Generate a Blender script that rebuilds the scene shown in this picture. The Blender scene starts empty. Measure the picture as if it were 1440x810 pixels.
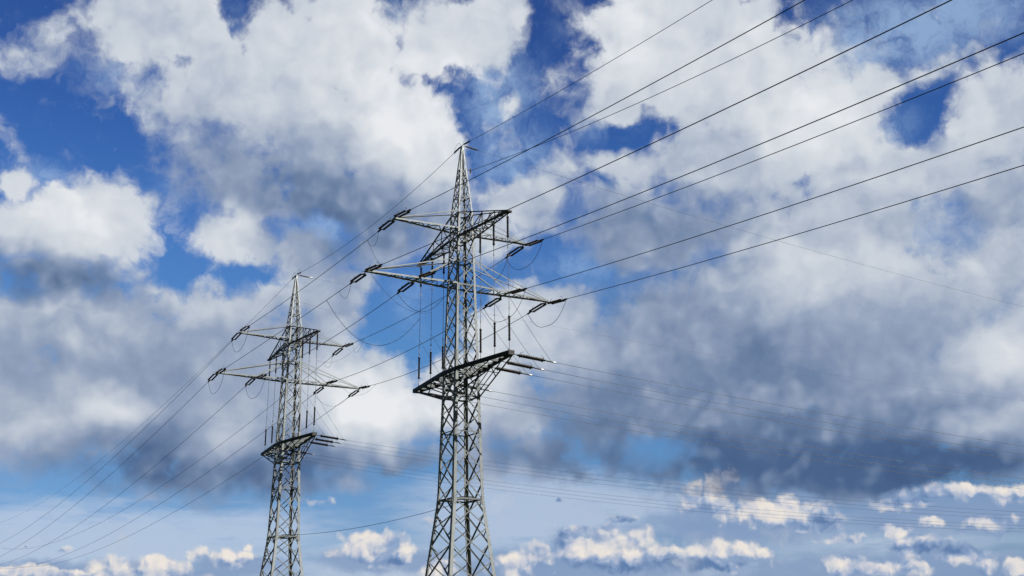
import bpy, bmesh, math, random
from mathutils import Vector, Matrix

S = bpy.context.scene
C = S.collection
R = math.radians
random.seed(7)

# ------------------------------------------------------------------ camera
F_PX, PITCH, ROLL, EYE = 1592.57, 0.3014, -0.0092, 1.7
cam_d = bpy.data.cameras.new('camera')
cam_d.sensor_width = 36.0
cam_d.lens = 36.0 * F_PX / 1440.0
cam_d.clip_start, cam_d.clip_end = 0.1, 20000.0
cam = bpy.data.objects.new('camera', cam_d)
C.objects.link(cam)
cam.matrix_world = (Matrix.Translation((0, 0, EYE)) @ Matrix.Rotation(R(90) + PITCH, 4, 'X')
                    @ Matrix.Rotation(ROLL, 4, 'Z'))
S.camera = cam

# ------------------------------------------------------------------ colour management
S.view_settings.view_transform = 'Standard'
S.view_settings.look = 'None'
S.view_settings.exposure = 0.0
S.view_settings.gamma = 1.0
S.view_settings.use_curve_mapping = False
S.cycles.use_denoising = False
S.cycles.max_bounces = 4
S.cycles.use_adaptive_sampling = True
S.cycles.adaptive_threshold = 0.01
S.cycles.adaptive_min_samples = 40

# ------------------------------------------------------------------ sun
SUN_AZ, SUN_EL = R(130), R(39)
sun_dir = Vector((math.sin(SUN_AZ) * math.cos(SUN_EL), math.cos(SUN_AZ) * math.cos(SUN_EL), math.sin(SUN_EL)))
sl = bpy.data.lights.new('sun', 'SUN')
sl.energy, sl.angle, sl.color = 5.0, R(0.53), (1.0, 0.97, 0.925)
so = bpy.data.objects.new('sun', sl)
so.rotation_euler = (-sun_dir).to_track_quat('-Z', 'Y').to_euler()
so.location = (0, 0, 80)
C.objects.link(so)


# ------------------------------------------------------------------ sky and clouds (one world shader, laid out in azimuth / elevation)
def azel(x, y):
    """direction (azimuth, elevation in degrees) of a point of the 1440 x 810 frame"""
    v = Vector(((x - 720) / F_PX, -(y - 405) / F_PX, -1.0)).normalized()
    v = (cam.matrix_world.to_3x3() @ v)
    return math.degrees(math.atan2(v.x, v.y)), math.degrees(math.asin(v.z))


class Net:
    def __init__(s, nt):
        s.nt = nt

    def new(s, t, **k):
        n = s.nt.nodes.new(t)
        for a, b in k.items():
            setattr(n, a, b)
        return n

    def put(s, sock, v):
        if isinstance(v, bpy.types.NodeSocket):
            s.nt.links.new(v, sock)
        else:
            sock.default_value = v

    def m(s, op, a, b=0.0, c=None, clamp=False):
        n = s.new('ShaderNodeMath', operation=op, use_clamp=clamp)
        s.put(n.inputs[0], a)
        s.put(n.inputs[1], b)
        if c is not None:
            s.put(n.inputs[2], c)
        return n.outputs[0]

    def vm(s, op, a, b=None, scale=None):
        n = s.new('ShaderNodeVectorMath', operation=op)
        s.put(n.inputs[0], a)
        if b is not None:
            s.put(n.inputs[1], b)
        if scale is not None:
            s.put(n.inputs['Scale'], scale)
        return n.outputs[0]

    def step(s, v, lo, hi, t0=0.0, t1=1.0):
        n = s.new('ShaderNodeMapRange', interpolation_type='SMOOTHSTEP')
        for i, x in enumerate((v, lo, hi, t0, t1)):
            s.put(n.inputs[i], x)
        return n.outputs[0]

    def noise(s, v, scale, detail=6.0, rough=0.55, lac=2.0, dist=0.0, color=False):
        n = s.new('ShaderNodeTexNoise', noise_dimensions='2D', normalize=True)
        s.put(n.inputs['Vector'], v)
        for k, x in (('Scale', scale), ('Detail', detail), ('Roughness', rough), ('Lacunarity', lac), ('Distortion', dist)):
            n.inputs[k].default_value = x
        return n.outputs['Color' if color else 'Fac']

    def voro(s, v, scale, detail=3.0, rough=0.5):
        n = s.new('ShaderNodeTexVoronoi', voronoi_dimensions='2D', feature='SMOOTH_F1', normalize=False)
        s.put(n.inputs['Vector'], v)
        for k, x in (('Scale', scale), ('Detail', detail), ('Roughness', rough), ('Smoothness', 0.35)):
            n.inputs[k].default_value = x
        return n.outputs['Distance']

    def mixc(s, f, a, b):
        n = s.new('ShaderNodeMix', data_type='RGBA')
        s.put(n.inputs[0], f)
        s.put(n.inputs[6], a)
        s.put(n.inputs[7], b)
        return n.outputs[2]

    def ramp(s, f, stops):
        n = s.new('ShaderNodeValToRGB')
        e = n.color_ramp.elements
        while len(e) < len(stops):
            e.new(0.5)
        for i, (p, c) in enumerate(stops):
            e[i].position = p
            e[i].color = (*c, 1)
        s.put(n.inputs[0], f)
        return n.outputs[0]

    def blob(s, q, b, grow):
        x, y, rx, ry = b[:4]
        rot = b[4] if len(b) > 4 else 0
        a, e = azel(x, y)
        k = math.degrees(1 / F_PX)
        if True:
            v = s.new('ShaderNodeMapping', vector_type='TEXTURE')
            s.put(v.inputs['Vector'], q)
            v.inputs['Location'].default_value = (a, e, 0)
            v.inputs['Rotation'].default_value = (0, 0, R(rot))
            v.inputs['Scale'].default_value = (rx * k * grow, ry * k * grow, 1)
        else:
            ix, iy = 1 / (rx * k * grow), 1 / (ry * k * grow)
            v = s.new('ShaderNodeVectorMath', operation='MULTIPLY_ADD')
            s.put(v.inputs[0], q)
            v.inputs[1].default_value = (ix, iy, 0)
            v.inputs[2].default_value = (-a * ix, -e * iy, 0)
        g = s.new('ShaderNodeTexGradient', gradient_type='SPHERICAL')
        s.put(g.inputs[0], v.outputs[0])
        return g.outputs['Fac']

    def union(s, q, blobs, grow=1.45):
        acc = None
        for b in blobs:
            v = s.blob(q, b, grow)
            w = b[5] if len(b) > 5 else 1.0
            if w != 1.0:
                v = s.m('MULTIPLY', v, w)
            acc = v if acc is None else s.m('SMOOTH_MAX', acc, v, 0.14)
        return acc

    def total(s, q, blobs, grow=1.6):
        acc = None
        for b in blobs:
            v = s.blob(q, b, grow)
            acc = s.m('MULTIPLY', v, b[5]) if acc is None else s.m('MULTIPLY_ADD', v, b[5], acc)
        return acc


def srgb(r, g, b):
    f = lambda c: (c / 255 / 12.92) if c / 255 < 0.04045 else ((c / 255 + 0.055) / 1.055) ** 2.4
    return (f(r), f(g), f(b))


# masses of cloud: x, y, radius x, radius y, turn (degrees), weight
MAIN = [
    # big cloud, upper left of centre
    (290, 55, 165, 85), (445, 70, 130, 95), (560, 180, 112, 78, -35), (430, 190, 165, 80, -10), (340, 235, 125, 52),
    (500, 255, 120, 62), (600, 215, 78, 55, -30), (215, 20, 95, 55), (470, 20, 75, 45), (560, 285, 110, 50), (380, 130, 120, 70),
    (40, 72, 75, 36, 15, .60), (150, 95, 75, 22, -10, .40),
    (455, 275, 160, 46, -8, 1.3), (330, 130, 150, 70, 0, 1.1),
    # top centre
    (655, 42, 88, 50), (600, 75, 55, 35), (700, 10, 50, 40), (720, 150, 26, 22, 0, .75), (700, 60, 46, 40),
    # broad cloud on the right
    (905, 50, 105, 62), (1000, 40, 110, 70), (940, 120, 130, 60), (1060, 130, 140, 85), (1150, 215, 140, 80), (1000, 230, 110, 72),
    (880, 235, 75, 36, -20), (1280, 250, 160, 70), (1400, 170, 75, 70), (1410, 280, 90, 70), (790, 235, 60, 50, 0, .62), (870, 150, 60, 46, 0, .9),
    (1230, 110, 90, 36, 10, .66), (1330, 90, 110, 26, 12, .5), (1400, 40, 90, 20, 12, .42), (1030, 20, 90, 40),
    (740, 285, 55, 48), (870, 310, 95, 58), (950, 330, 130, 60), (1090, 320, 130, 70), (1230, 400, 150, 60), (1340, 420, 140, 80),
    (1400, 370, 70, 40), (1180, 310, 110, 60), (1330, 305, 22, 15, 0, .8),
    (540, 345, 75, 42), (480, 425, 60, 40), (440, 385, 60, 32), (870, 350, 75, 46), (620, 350, 40, 30, 0, .7), (690, 330, 60, 40, 0, .8),
    (690, 110, 60, 60, 0, .42), (720, 200, 60, 60, 0, .40), (780, 120, 60, 50, 0, .42), (740, 290, 70, 40, 0, .8), (640, 110, 50, 30, 0, .4), (1250, 60, 120, 40, 10, .42), (230, 130, 90, 40, 0, .38), (230, 280, 60, 40, 0, .3),
    # small clouds on the left
    (125, 318, 84, 58, 20), (45, 330, 75, 48), (175, 330, 45, 50), (90, 385, 115, 32), (18, 258, 24, 20, 0, .9), (205, 280, 40, 14, 0, .5),
    (345, 332, 68, 34), (430, 350, 75, 40), (540, 340, 70, 36), (620, 320, 60, 40), (500, 395, 60, 28), (330, 300, 30, 14, 0, .7),
    # broad grey bank on the left
    (110, 430, 150, 36), (270, 430, 160, 34), (400, 420, 80, 30), (100, 500, 165, 76), (280, 500, 185, 76), (430, 480, 95, 60),
    (90, 600, 82, 60), (200, 590, 150, 70), (330, 590, 165, 80), (260, 665, 150, 38), (370, 670, 120, 34), (440, 620, 120, 60),
    (520, 530, 75, 74), (480, 450, 50, 40), (530, 590, 90, 45), (560, 640, 70, 26), (480, 680, 60, 16, 0, .6),
    (400, 255, 130, 60, 0, 1.2), (500, 230, 110, 70, 0, 1.15), (200, 520, 230, 90, 0, 1.15), (260, 620, 150, 60, 0, 1.15),
    (-10, 540, 90, 110, 0, 1.2), (250, 560, 240, 110, 0, 1.35), (100, 470, 190, 60, 0, 1.2), (400, 560, 130, 90, 0, 1.15),
    # broad grey bank on the right
    (1100, 590, 330, 90, 0, 1.4), (930, 540, 220, 90, 0, 1.3), (1250, 664, 270, 24, 3, 1.35), (1380, 560, 120, 100, 0, 1.2), (1130, 470, 300, 100, 0, 1.3), (1200, 330, 200, 60, 0, 1.15),
    (1150, 430, 300, 130, 0, 1.12), (1000, 560, 260, 80, 0, 1.15), (1260, 590, 220, 80, 0, 1.15), (1010, 110, 130, 90, 0, 1.1), (1120, 220, 140, 90, 0, 1.1),
    (625, 560, 60, 60), (720, 470, 55, 70), (790, 430, 75, 46), (820, 510, 130, 80), (960, 450, 150, 80), (1110, 460, 170, 90),
    (1290, 520, 190, 90), (1420, 500, 90, 100), (720, 570, 110, 72), (860, 590, 110, 46), (990, 570, 140, 70), (1130, 600, 170, 80),
    (1290, 610, 140, 60), (1410, 610, 70, 60), (1090, 655, 130, 36, 0, 1.1), (1210, 664, 170, 28, 6, 1.15), (760, 640, 80, 36), (690, 640, 60, 40),
    (1370, 655, 90, 30), (800, 660, 50, 22, 0, .8),
]
HOLES = [
    (322, 6, 26, 24, 0, 0.72), (347, 66, 9, 14, 0, 0.43), (382, 62, 10, 12, 0, 0.22), (328, 45, 10, 10, 0, 0.36), (705, 190, 40, 46, -40, 0.21), (668, 120, 34, 22, 0, 0.18),
    (880, 195, 46, 22, 10, 0.42), (1285, 168, 38, 24, 20, 0.44), (1300, 330, 44, 26, 0, 0.43), (760, 120, 30, 40, 0, 0.13),
    (560, 465, 46, 46, 30, .72), (600, 410, 44, 44, 0, 0.43), (450, 318, 36, 14, 0, 0.29), (935, 627, 34, 18, 0, .85), (550, 385, 44, 24, 0, 0.36),
    (800, 372, 36, 26, 0, 0.40), (220, 100, 40, 20, 0, 0.14), (1010, 366, 20, 18, 0, 0.22), (355, 212, 14, 9, 0, 0.22), (1330, 50, 60, 20, 0, 0.22),
    (700, 245, 30, 20, 0, 0.16), (310, 165, 26, 12, 0, 0.22), (820, 300, 30, 14, 0, 0.25), (760, 200, 26, 16, 0, 0.22), (260, 400, 60, 14, 0, 0.18),
]
SHADE = [
    # grey bases and bright shoulders
    (420, 268, 170, 62, -8, -.66), (300, 245, 80, 40, 0, -.18), (520, 300, 120, 34, 0, -.34), (605, 175, 70, 80, -40, .42), (520, 100, 80, 70, -40, .4), (400, 60, 110, 70, 0, .1),
    (250, 120, 110, 50, 0, -.1), (230, 60, 60, 40, 0, -.06), (60, 90, 60, 40, 0, -.2), (650, 45, 80, 50, 0, .1),
    (865, 50, 50, 44, 0, .45), (980, 60, 110, 70, 0, .22), (1150, 150, 70, 44, 0, .24), (1110, 220, 120, 60, 0, .2), (950, 130, 80, 40, 0, -.04), (1000, 290, 170, 60, 0, -.42),
    (880, 230, 50, 26, 0, .08), (900, 380, 120, 70, 0, -.48), (830, 330, 80, 40, 0, -.18), (1080, 390, 60, 40, 0, .06), (1400, 330, 90, 60, 0, -.36), (1200, 300, 200, 40, 0, -.12),
    (150, 300, 70, 46, 0, .36), (50, 310, 60, 36, 0, .34), (90, 392, 130, 26, 0, -.72), (40, 365, 80, 26, 0, -.3), (340, 325, 50, 28, 0, .2), (470, 360, 90, 36, 0, -.34), (560, 330, 70, 40, 0, -.3),
    (70, 440, 150, 40, 0, .02), (200, 490, 240, 60, 0, -.34), (60, 510, 80, 40, 0, -.1), (430, 470, 90, 40, 0, -.12), (480, 430, 40, 30, 0, -.1), (350, 430, 100, 26, 0, .1),
    (168, 575, 34, 18, 0, .5), (60, 610, 30, 22, 0, .16), (115, 640, 20, 10, 0, .2), (325, 630, 44, 24, 0, .55), (240, 600, 60, 40, 0, -.12), (290, 675, 200, 46, 0, -.66), (230, 640, 110, 36, 0, -.3),
    (110, 660, 90, 26, 0, -.24), (440, 660, 80, 40, 0, -.5), (400, 610, 50, 40, 0, -.25), (520, 585, 66, 42, 0, .55), (500, 525, 60, 56, 0, .42), (560, 650, 60, 30, 0, -.28), (620, 590, 30, 14, 0, .2),
    (620, 560, 70, 46, 0, .45), (740, 500, 80, 40, 0, .12), (800, 460, 80, 30, 0, .14), (750, 606, 28, 20, 0, .6), (840, 600, 120, 46, 0, -.42), (730, 640, 110, 36, 0, -.4), (960, 560, 120, 40, 0, -.26),
    (930, 490, 150, 50, 0, -.2), (1080, 480, 150, 60, 0, -.3), (1060, 540, 160, 50, 0, -.3), (1290, 570, 130, 50, 0, -.24), (1130, 657, 230, 48, 3, -1.0), (1330, 655, 160, 30, 8, -.75), (1000, 630, 100, 40, 0, -.4),
    (1180, 590, 140, 40, 0, -.16), (1415, 488, 44, 30, 0, .45), (1360, 450, 80, 30, 0, -.08), (1385, 606, 50, 20, 0, .7), (1230, 380, 100, 30, 0, .12), (1350, 375, 60, 24, 0, .12), (1000, 385, 40, 20, 0, .1), (1300, 470, 100, 30, 0, -.12),
    (690, 420, 40, 80, 0, .05), (1410, 560, 60, 20, 0, -.16),
]
PUFFS = [
    # crisp small cumulus low in the sky
    (500, 772, 34, 24), (530, 762, 34, 20), (570, 772, 24, 22), (535, 786, 56, 12),
    (735, 790, 34, 22), (760, 772, 22, 14), (800, 768, 44, 30), (850, 762, 46, 26), (890, 760, 40, 24), (860, 785, 100, 24), (940, 785, 40, 18), (985, 782, 30, 18), (1010, 775, 24, 20), (1055, 778, 32, 18), (1000, 795, 90, 12),
    (875, 729, 26, 8, 0, .9), (785, 705, 11, 6, 0, .9), (820, 745, 26, 10, 0, .9),
    (985, 700, 32, 30), (1010, 675, 36, 20, 30), (1070, 655, 20, 10, 30, .9), (1040, 715, 60, 26), (1100, 722, 70, 26), (1150, 735, 50, 18), (1190, 757, 40, 9), (1250, 745, 36, 12), (1340, 690, 110, 15, 0, .9), (1420, 694, 50, 16, 0, .9), (1270, 708, 50, 12),
    (1310, 735, 20, 8), (1390, 732, 46, 9, 0, .8), (1405, 745, 26, 20, 0, .8), (1290, 770, 40, 18), (1350, 780, 50, 16), (1190, 798, 36, 16), (1240, 798, 50, 15), (1290, 800, 40, 12), (1385, 793, 22, 14), (1430, 800, 20, 14),
    (160, 796, 36, 16), (225, 795, 36, 16), (190, 808, 90, 10), (30, 803, 50, 8), (275, 776, 18, 12), (330, 786, 34, 15), (350, 770, 14, 8, 0, .7), (85, 775, 16, 6, 0, .5), (245, 800, 26, 12), (90, 806, 50, 7), (440, 705, 40, 8, 0, .6),
    (615, 800, 30, 16), (690, 800, 20, 12), (600, 735, 30, 14, 0, .5),
]
PUFF_SHADE = [
    (535, 790, 70, 8, 0, -.8), (552, 772, 12, 18, 0, -.55), (860, 800, 150, 13, 0, -.75), (780, 765, 20, 26, 0, -.55), (820, 745, 36, 14, 0, -.6), (875, 729, 30, 12, 0, -.7), (785, 705, 16, 10, 0, -.6),
    (1000, 800, 110, 12, 0, -.6), (980, 722, 36, 30, 0, -.6), (1090, 745, 110, 9, 0, -.7), (1030, 700, 14, 22, 0, -.3), (1170, 725, 40, 14, 0, -.5), (1190, 757, 40, 8, 0, -.2), (1300, 705, 100, 9, 0, -.6), (1260, 690, 60, 12, 0, -.5), (1240, 732, 26, 9, 0, -.5),
    (1330, 770, 90, 16, 0, -.45), (1210, 808, 70, 8, 0, -.5), (1380, 803, 24, 10, 0, -.6), (190, 809, 120, 5, 0, -.4), (330, 797, 36, 8, 0, -.6), (275, 786, 16, 6, 0, -.4), (85, 775, 20, 10, 0, -.5), (440, 705, 60, 14, 0, -.5), (600, 735, 40, 20, 0, -.5), (1390, 722, 80, 16, 0, -.55), (1400, 762, 60, 14, 0, -.5), (1240, 775, 60, 14, 0, -.4),
]
BASES = [(855, 792, 170, 22), (535, 788, 84, 14), (1050, 738, 130, 22), (1260, 804, 210, 22), (180, 806, 170, 12), (1330, 722, 130, 22), (720, 800, 80, 16), (330, 796, 60, 12), (1180, 700, 120, 16, 0, .8), (1020, 712, 60, 28)]
WISPS = [(1290, 40, 200, 62, 8), (690, 130, 80, 90, 0, .8), (850, 180, 70, 40, 0, .55), (1240, 185, 60, 46, 0, .6), (1320, 320, 90, 50, 0, .7), (1180, 30, 70, 40, 0, .6), (560, 20, 60, 40, 0, .5), (570, 430, 50, 60, 0, .5), (820, 380, 80, 40, 0, .6), (170, 105, 90, 36, 0, .55),
         (235, 262, 50, 30, 0, .4), (450, 322, 60, 34, 0, .8), (320, 40, 40, 50, 0, .5), (780, 40, 40, 30, 0, .3), (60, 250, 60, 30, 0, .6), (720, 220, 70, 60, 0, .8), (20, 560, 40, 80, 0, .6)]
VEIL = [(130, 762, 240, 42, 0, .9), (330, 745, 140, 30, 0, .7), (740, 720, 150, 50, 0, 1.0), (880, 712, 110, 34, 0, .8), (560, 800, 200, 40, 0, .7), (1000, 800, 260, 34, 0, .6), (1250, 760, 220, 40, 0, .55), (100, 800, 160, 20, 0, .6),
        (380, 790, 120, 30, 0, .6), (60, 740, 90, 10, 0, .5)]

SKY_STRENGTH = 0.1
world = bpy.data.worlds.new('World')
S.world = world
world.use_nodes = True
nt = world.node_tree
nt.nodes.clear()
N = Net(nt)
d = N.new('ShaderNodeTexCoord').outputs['Generated']
sep = N.new('ShaderNodeSeparateXYZ')
N.put(sep.inputs[0], d)
az = N.m('MULTIPLY', N.m('ARCTAN2', sep.outputs[0], sep.outputs[1]), 180 / math.pi)
el = N.m('MULTIPLY', N.m('ARCSINE', sep.outputs[2]), 180 / math.pi)
cmb = N.new('ShaderNodeCombineXYZ')
N.put(cmb.inputs[0], az)
N.put(cmb.inputs[1], el)
q = cmb.outputs[0]


def centred(col, amp):
    return N.vm('SCALE', N.vm('SUBTRACT', col, (.5, .5, .5)), scale=amp)


def lighted(x, op='ADD', o=(0.0, 0.0, 0.0)):
    return N.vm(op, x, o)


# warped coordinates: broad swirls and small ragged edges
wq = N.vm('ADD', q, centred(N.noise(q, 0.22, 3, .5, color=True), 1.7))
wq = N.vm('ADD', wq, centred(N.noise(q, 0.9, 5, .55, color=True), .85))
wf = N.vm('ADD', q, centred(N.noise(q, 0.9, 4, .55, color=True), 0.6))
wf = N.vm('ADD', wf, centred(N.noise(q, 3.2, 4, .6, color=True), 0.17))
TO_SUN = (0.55, 0.65, 0.0)
TO_SUN_S = (0.16, 0.24, 0.0)


def texture_main(p):
    a = N.noise(N.vm('MULTIPLY', p, (1, 1.25, 1)), 0.30, 8, .52)
    b = N.voro(N.vm('ADD', N.vm('MULTIPLY', p, (1, 1.2, 1)), centred(N.noise(p, 1.1, 3, .5, color=True), .7)), 0.42, 3.5, .55)
    return N.m('SUBTRACT', N.m('MULTIPLY', a, 1.0), N.m('MULTIPLY', b, 0.30))


def texture_soft(p):
    a = N.noise(N.vm('MULTIPLY', p, (1, 1.2, 1)), 0.34, 4, .5)
    b = N.voro(N.vm('MULTIPLY', p, (1, 1.2, 1)), 0.40, 1.5, .45)
    return N.m('SUBTRACT', a, N.m('MULTIPLY', b, 0.26))


def texture_puff(p):
    a = N.noise(p, .8, 6, .5)
    b = N.voro(N.vm('ADD', p, centred(N.noise(p, 2.2, 2, .5, color=True), .22)), .85, 2.2, .5)
    return N.m('SUBTRACT', N.m('MULTIPLY', a, .45), N.m('MULTIPLY', b, 0.52))


# clear sky
sky = N.new('ShaderNodeTexSky', sky_type='NISHITA')
sky.sun_disc = False
sky.sun_elevation, sky.sun_rotation = SUN_EL, SUN_AZ
sky.air_density, sky.dust_density, sky.ozone_density = 1.0, 0.6, 2.2
tint = N.ramp(N.m('DIVIDE', el, 45.0), [(0.06, (.40, .55, .88)), (.155, (.37, .58, .86)), (.32, (.42, .76, 1.08)), (.43, (.36, .69, 1.14)), (.545, (.225, .53, 1.05)), (.69, (.17, .40, .90))])
tn = N.new('ShaderNodeMix', data_type='RGBA', blend_type='MULTIPLY')
tn.inputs[0].default_value = 1.0
N.put(tn.inputs[6], sky.outputs[0])
N.put(tn.inputs[7], tint)
col = tn.outputs[2]


def cloud(c):
    return tuple(v / SKY_STRENGTH for v in srgb(*c))


# thin pale veil low down
veil = N.union(N.vm('ADD', q, centred(N.noise(N.vm('MULTIPLY', q, (.35, 1.6, 1)), .8, 6, .6, color=True), 2.0)), VEIL, 1.7)
col = N.mixc(N.step(veil, .02, .62, 0, .66), col, (*cloud((197, 209, 227)), 1))

# hazy grey undersides of the low cumulus
ba = N.union(wf, BASES, 1.8)
col = N.mixc(N.step(N.m('ADD', ba, N.m('MULTIPLY_ADD', N.noise(wf, .7, 5, .55), .5, -.25)), .10, .62, 0, .85), col, (*cloud((132, 156, 192)), 1))

# thin torn veils round the edges of the big clouds
wi = N.m('MULTIPLY', N.union(q, WISPS, 1.7), N.noise(N.vm('ADD', q, centred(N.noise(q, .6, 4, .6, color=True), 2.2)), .55, 7, .62))
col = N.mixc(N.step(wi, .08, .50, 0, .62), col, (*cloud((168, 198, 232)), 1))

# small crisp cumulus
pt = texture_puff(wf)
pt2 = texture_puff(N.vm('ADD', wf, TO_SUN_S))
pd = N.m('ADD', N.union(wf, PUFFS, 1.45), N.m('MULTIPLY_ADD', pt, .75, .02))
pa = N.step(pd, .20, .58)
ps = N.m('ADD', N.m('MULTIPLY', N.total(wf, PUFF_SHADE, 1.75), .98), N.m('MULTIPLY', N.m('SUBTRACT', pt, pt2), 1.15))
ps = N.m('ADD', N.m('ADD', ps, .92), N.m('MULTIPLY', N.m('SUBTRACT', pt, .18), .25))
pc = N.ramp(ps, [(0.0, cloud((98, 128, 172))), (.35, cloud((144, 166, 200))), (.68, cloud((206, 208, 216))), (1.0, cloud((236, 229, 221)))])
col = N.mixc(pa, col, pc)

# the big clouds
mt = texture_main(wq)
soft = N.vm('ADD', q, centred(N.noise(q, 0.5, 2, .5, color=True), 1.8))
ml = texture_soft(soft)
ml2 = texture_soft(N.vm('ADD', soft, TO_SUN))
fine = N.noise(wq, 1.5, 8, .62)
md = N.m('SUBTRACT', N.union(wq, MAIN, 1.5), N.total(wq, HOLES, 2.1))
md = N.m('ADD', md, N.m('MULTIPLY_ADD', mt, .50, -.125))
md = N.m('ADD', md, N.m('MULTIPLY_ADD', fine, .22, -.11))
ms = N.m('ADD', N.m('MULTIPLY', N.total(soft, SHADE, 1.8), .65), N.m('MULTIPLY', N.m('SUBTRACT', ml, ml2), N.step(el, 8.0, 17.0, .10, .30)))
ms = N.m('ADD', N.m('ADD', ms, N.step(el, 12.5, 18.0, 0.60, .70)), N.m('MULTIPLY', N.m('SUBTRACT', mt, .28), .16))
ms = N.m('ADD', ms, N.m('MULTIPLY', N.m('SUBTRACT', fine, .5), .05))
ms = N.m('ADD', ms, N.m('MULTIPLY', N.m('SUBTRACT', N.noise(soft, .16, 3, .5), .5), .36))
ma = N.step(md, .12, N.step(ms, .35, .95, .70, .38))
mc = N.ramp(N.m('MULTIPLY_ADD', ms, 1 / 1.4, .4 / 1.4), [(0.0, cloud((62, 86, 124))), (.29, cloud((76, 101, 140))), (.465, cloud((113, 134, 166))), (.63, cloud((153, 167, 191))), (.80, cloud((200, 208, 218))), (1.0, cloud((233, 235, 238)))])
col = N.mixc(ma, col, mc)

# dark sky added out of view to dim ambient light on the pylons
unseen_dark = N.m('MAXIMUM', N.step(N.m('ABSOLUTE', az), 34.0, 62.0), N.step(el, 36.0, 52.0))
unseen_dark = N.m('MULTIPLY', unseen_dark, N.step(N.noise(q, .035, 5, .55), .25, .5, .85, 1.0))
col = N.mixc(unseen_dark, col, (*cloud((38, 49, 66)), 1))

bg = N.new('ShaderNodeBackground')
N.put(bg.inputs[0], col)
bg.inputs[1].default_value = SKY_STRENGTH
out = N.new('ShaderNodeOutputWorld')
nt.links.new(bg.outputs[0], out.inputs[0])
world.cycles.sampling_method = 'MANUAL'
world.cycles.sample_map_resolution = 256


# ------------------------------------------------------------------ materials
def material(name, base, rough=.6, metal=0.0, vary=.12, scale=3.0, spots=None):
    m = bpy.data.materials.new(name)
    m.use_nodes = True
    n = Net(m.node_tree)
    b = m.node_tree.nodes['Principled BSDF']
    tc = n.new('ShaderNodeTexCoord').outputs['Object']
    a = n.noise3(tc, scale, 5, .6)
    c = n.mixc(a, (*[v * (1 - vary * 1.6) for v in base], 1), (*[min(1, v * (1 + vary * 1.6)) for v in base], 1))
    if spots:
        k = n.step(n.noise3(tc, 1.1, 6, .65), .60, .70, 0, spots[1])
        c = n.mixc(k, c, (*spots[0], 1))
    n.put(b.inputs['Base Color'], c)
    r = n.step(n.noise3(tc, scale * 2.3, 3, .5), .3, .7, rough - .12, rough + .12)
    n.put(b.inputs['Roughness'], r)
    b.inputs['Metallic'].default_value = metal
    return m


def noise3(s, v, scale, detail, rough):
    n = s.new('ShaderNodeTexNoise', noise_dimensions='3D')
    s.put(n.inputs['Vector'], v)
    for k, x in (('Scale', scale), ('Detail', detail), ('Roughness', rough)):
        n.inputs[k].default_value = x
    return n.outputs['Fac']


Net.noise3 = noise3
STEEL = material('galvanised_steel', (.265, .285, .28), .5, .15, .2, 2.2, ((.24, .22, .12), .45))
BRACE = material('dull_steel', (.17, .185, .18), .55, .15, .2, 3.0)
DARK_STEEL = material('shade_dark_steel', (.05, .05, .047), .6, .2, .2, 3.0)  # dark base colour carries the shade of the long arm's undersides
FITTING = material('dark_fitting', (.05, .05, .05), .5, .4, .2, 8.0)
ALU = material('bright_aluminium', (.45, .46, .47), .35, .5, .05, 8.0)
PORCELAIN = material('brown_porcelain', (.022, .015, .012), .3, 0, .2, 6.0)
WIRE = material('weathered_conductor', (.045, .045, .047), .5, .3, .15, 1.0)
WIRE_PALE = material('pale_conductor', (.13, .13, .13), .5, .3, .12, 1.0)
CABLE = material('black_cable', (.02, .02, .02), .6, 0, .1, 2.0)
CONCRETE = material('footing_concrete', (.32, .31, .29), .9, 0, .2, 2.5)
PINK = material('faded_red_enamel', (.55, .26, .25), .5, 0, .12, 6.0)
FEATHER = material('dark_feathers', (.03, .028, .027), .8, 0, .2, 20.0)
GRASS = material('meadow', (.035, .05, .015), .95, 0, .45, .35, ((.07, .06, .03), .7))


# ------------------------------------------------------------------ mesh helpers
def bar(bm, a, b, w, t, n):
    """rectangular bar a-b, width w across (in the plane square to n), thickness t along n"""
    a, b, n = Vector(a), Vector(b), Vector(n)
    d_ = (b - a).normalized()
    n = n - d_ * n.dot(d_)
    if n.length < 1e-5:
        n = d_.orthogonal()
    n.normalize()
    s = d_.cross(n)
    ring = [(s * w / 2 + n * t / 2), (-s * w / 2 + n * t / 2), (-s * w / 2 - n * t / 2), (s * w / 2 - n * t / 2)]
    va = [bm.verts.new(a + r) for r in ring]
    vb = [bm.verts.new(b + r) for r in ring]
    for i in range(4):
        j = (i + 1) % 4
        bm.faces.new((va[i], va[j], vb[j], vb[i]))
    bm.faces.new(va[::-1])
    bm.faces.new(vb)


def angle(bm, a, b, w, n, side=1.0, t=.014, off=0.0):
    """rolled angle: one flange flat in the face with normal n, one standing inward"""
    a, b, n = Vector(a), Vector(b), Vector(n).normalized()
    d_ = (b - a).normalized()
    n = (n - d_ * n.dot(d_)).normalized()
    s = d_.cross(n) * side
    o = n * off
    bar(bm, a + o, b + o, w, t, n)
    e = s * (w / 2 - t / 2) - n * (w / 2 + .002)
    bar(bm, a + o + e, b + o + e, t, w, n)


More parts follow.
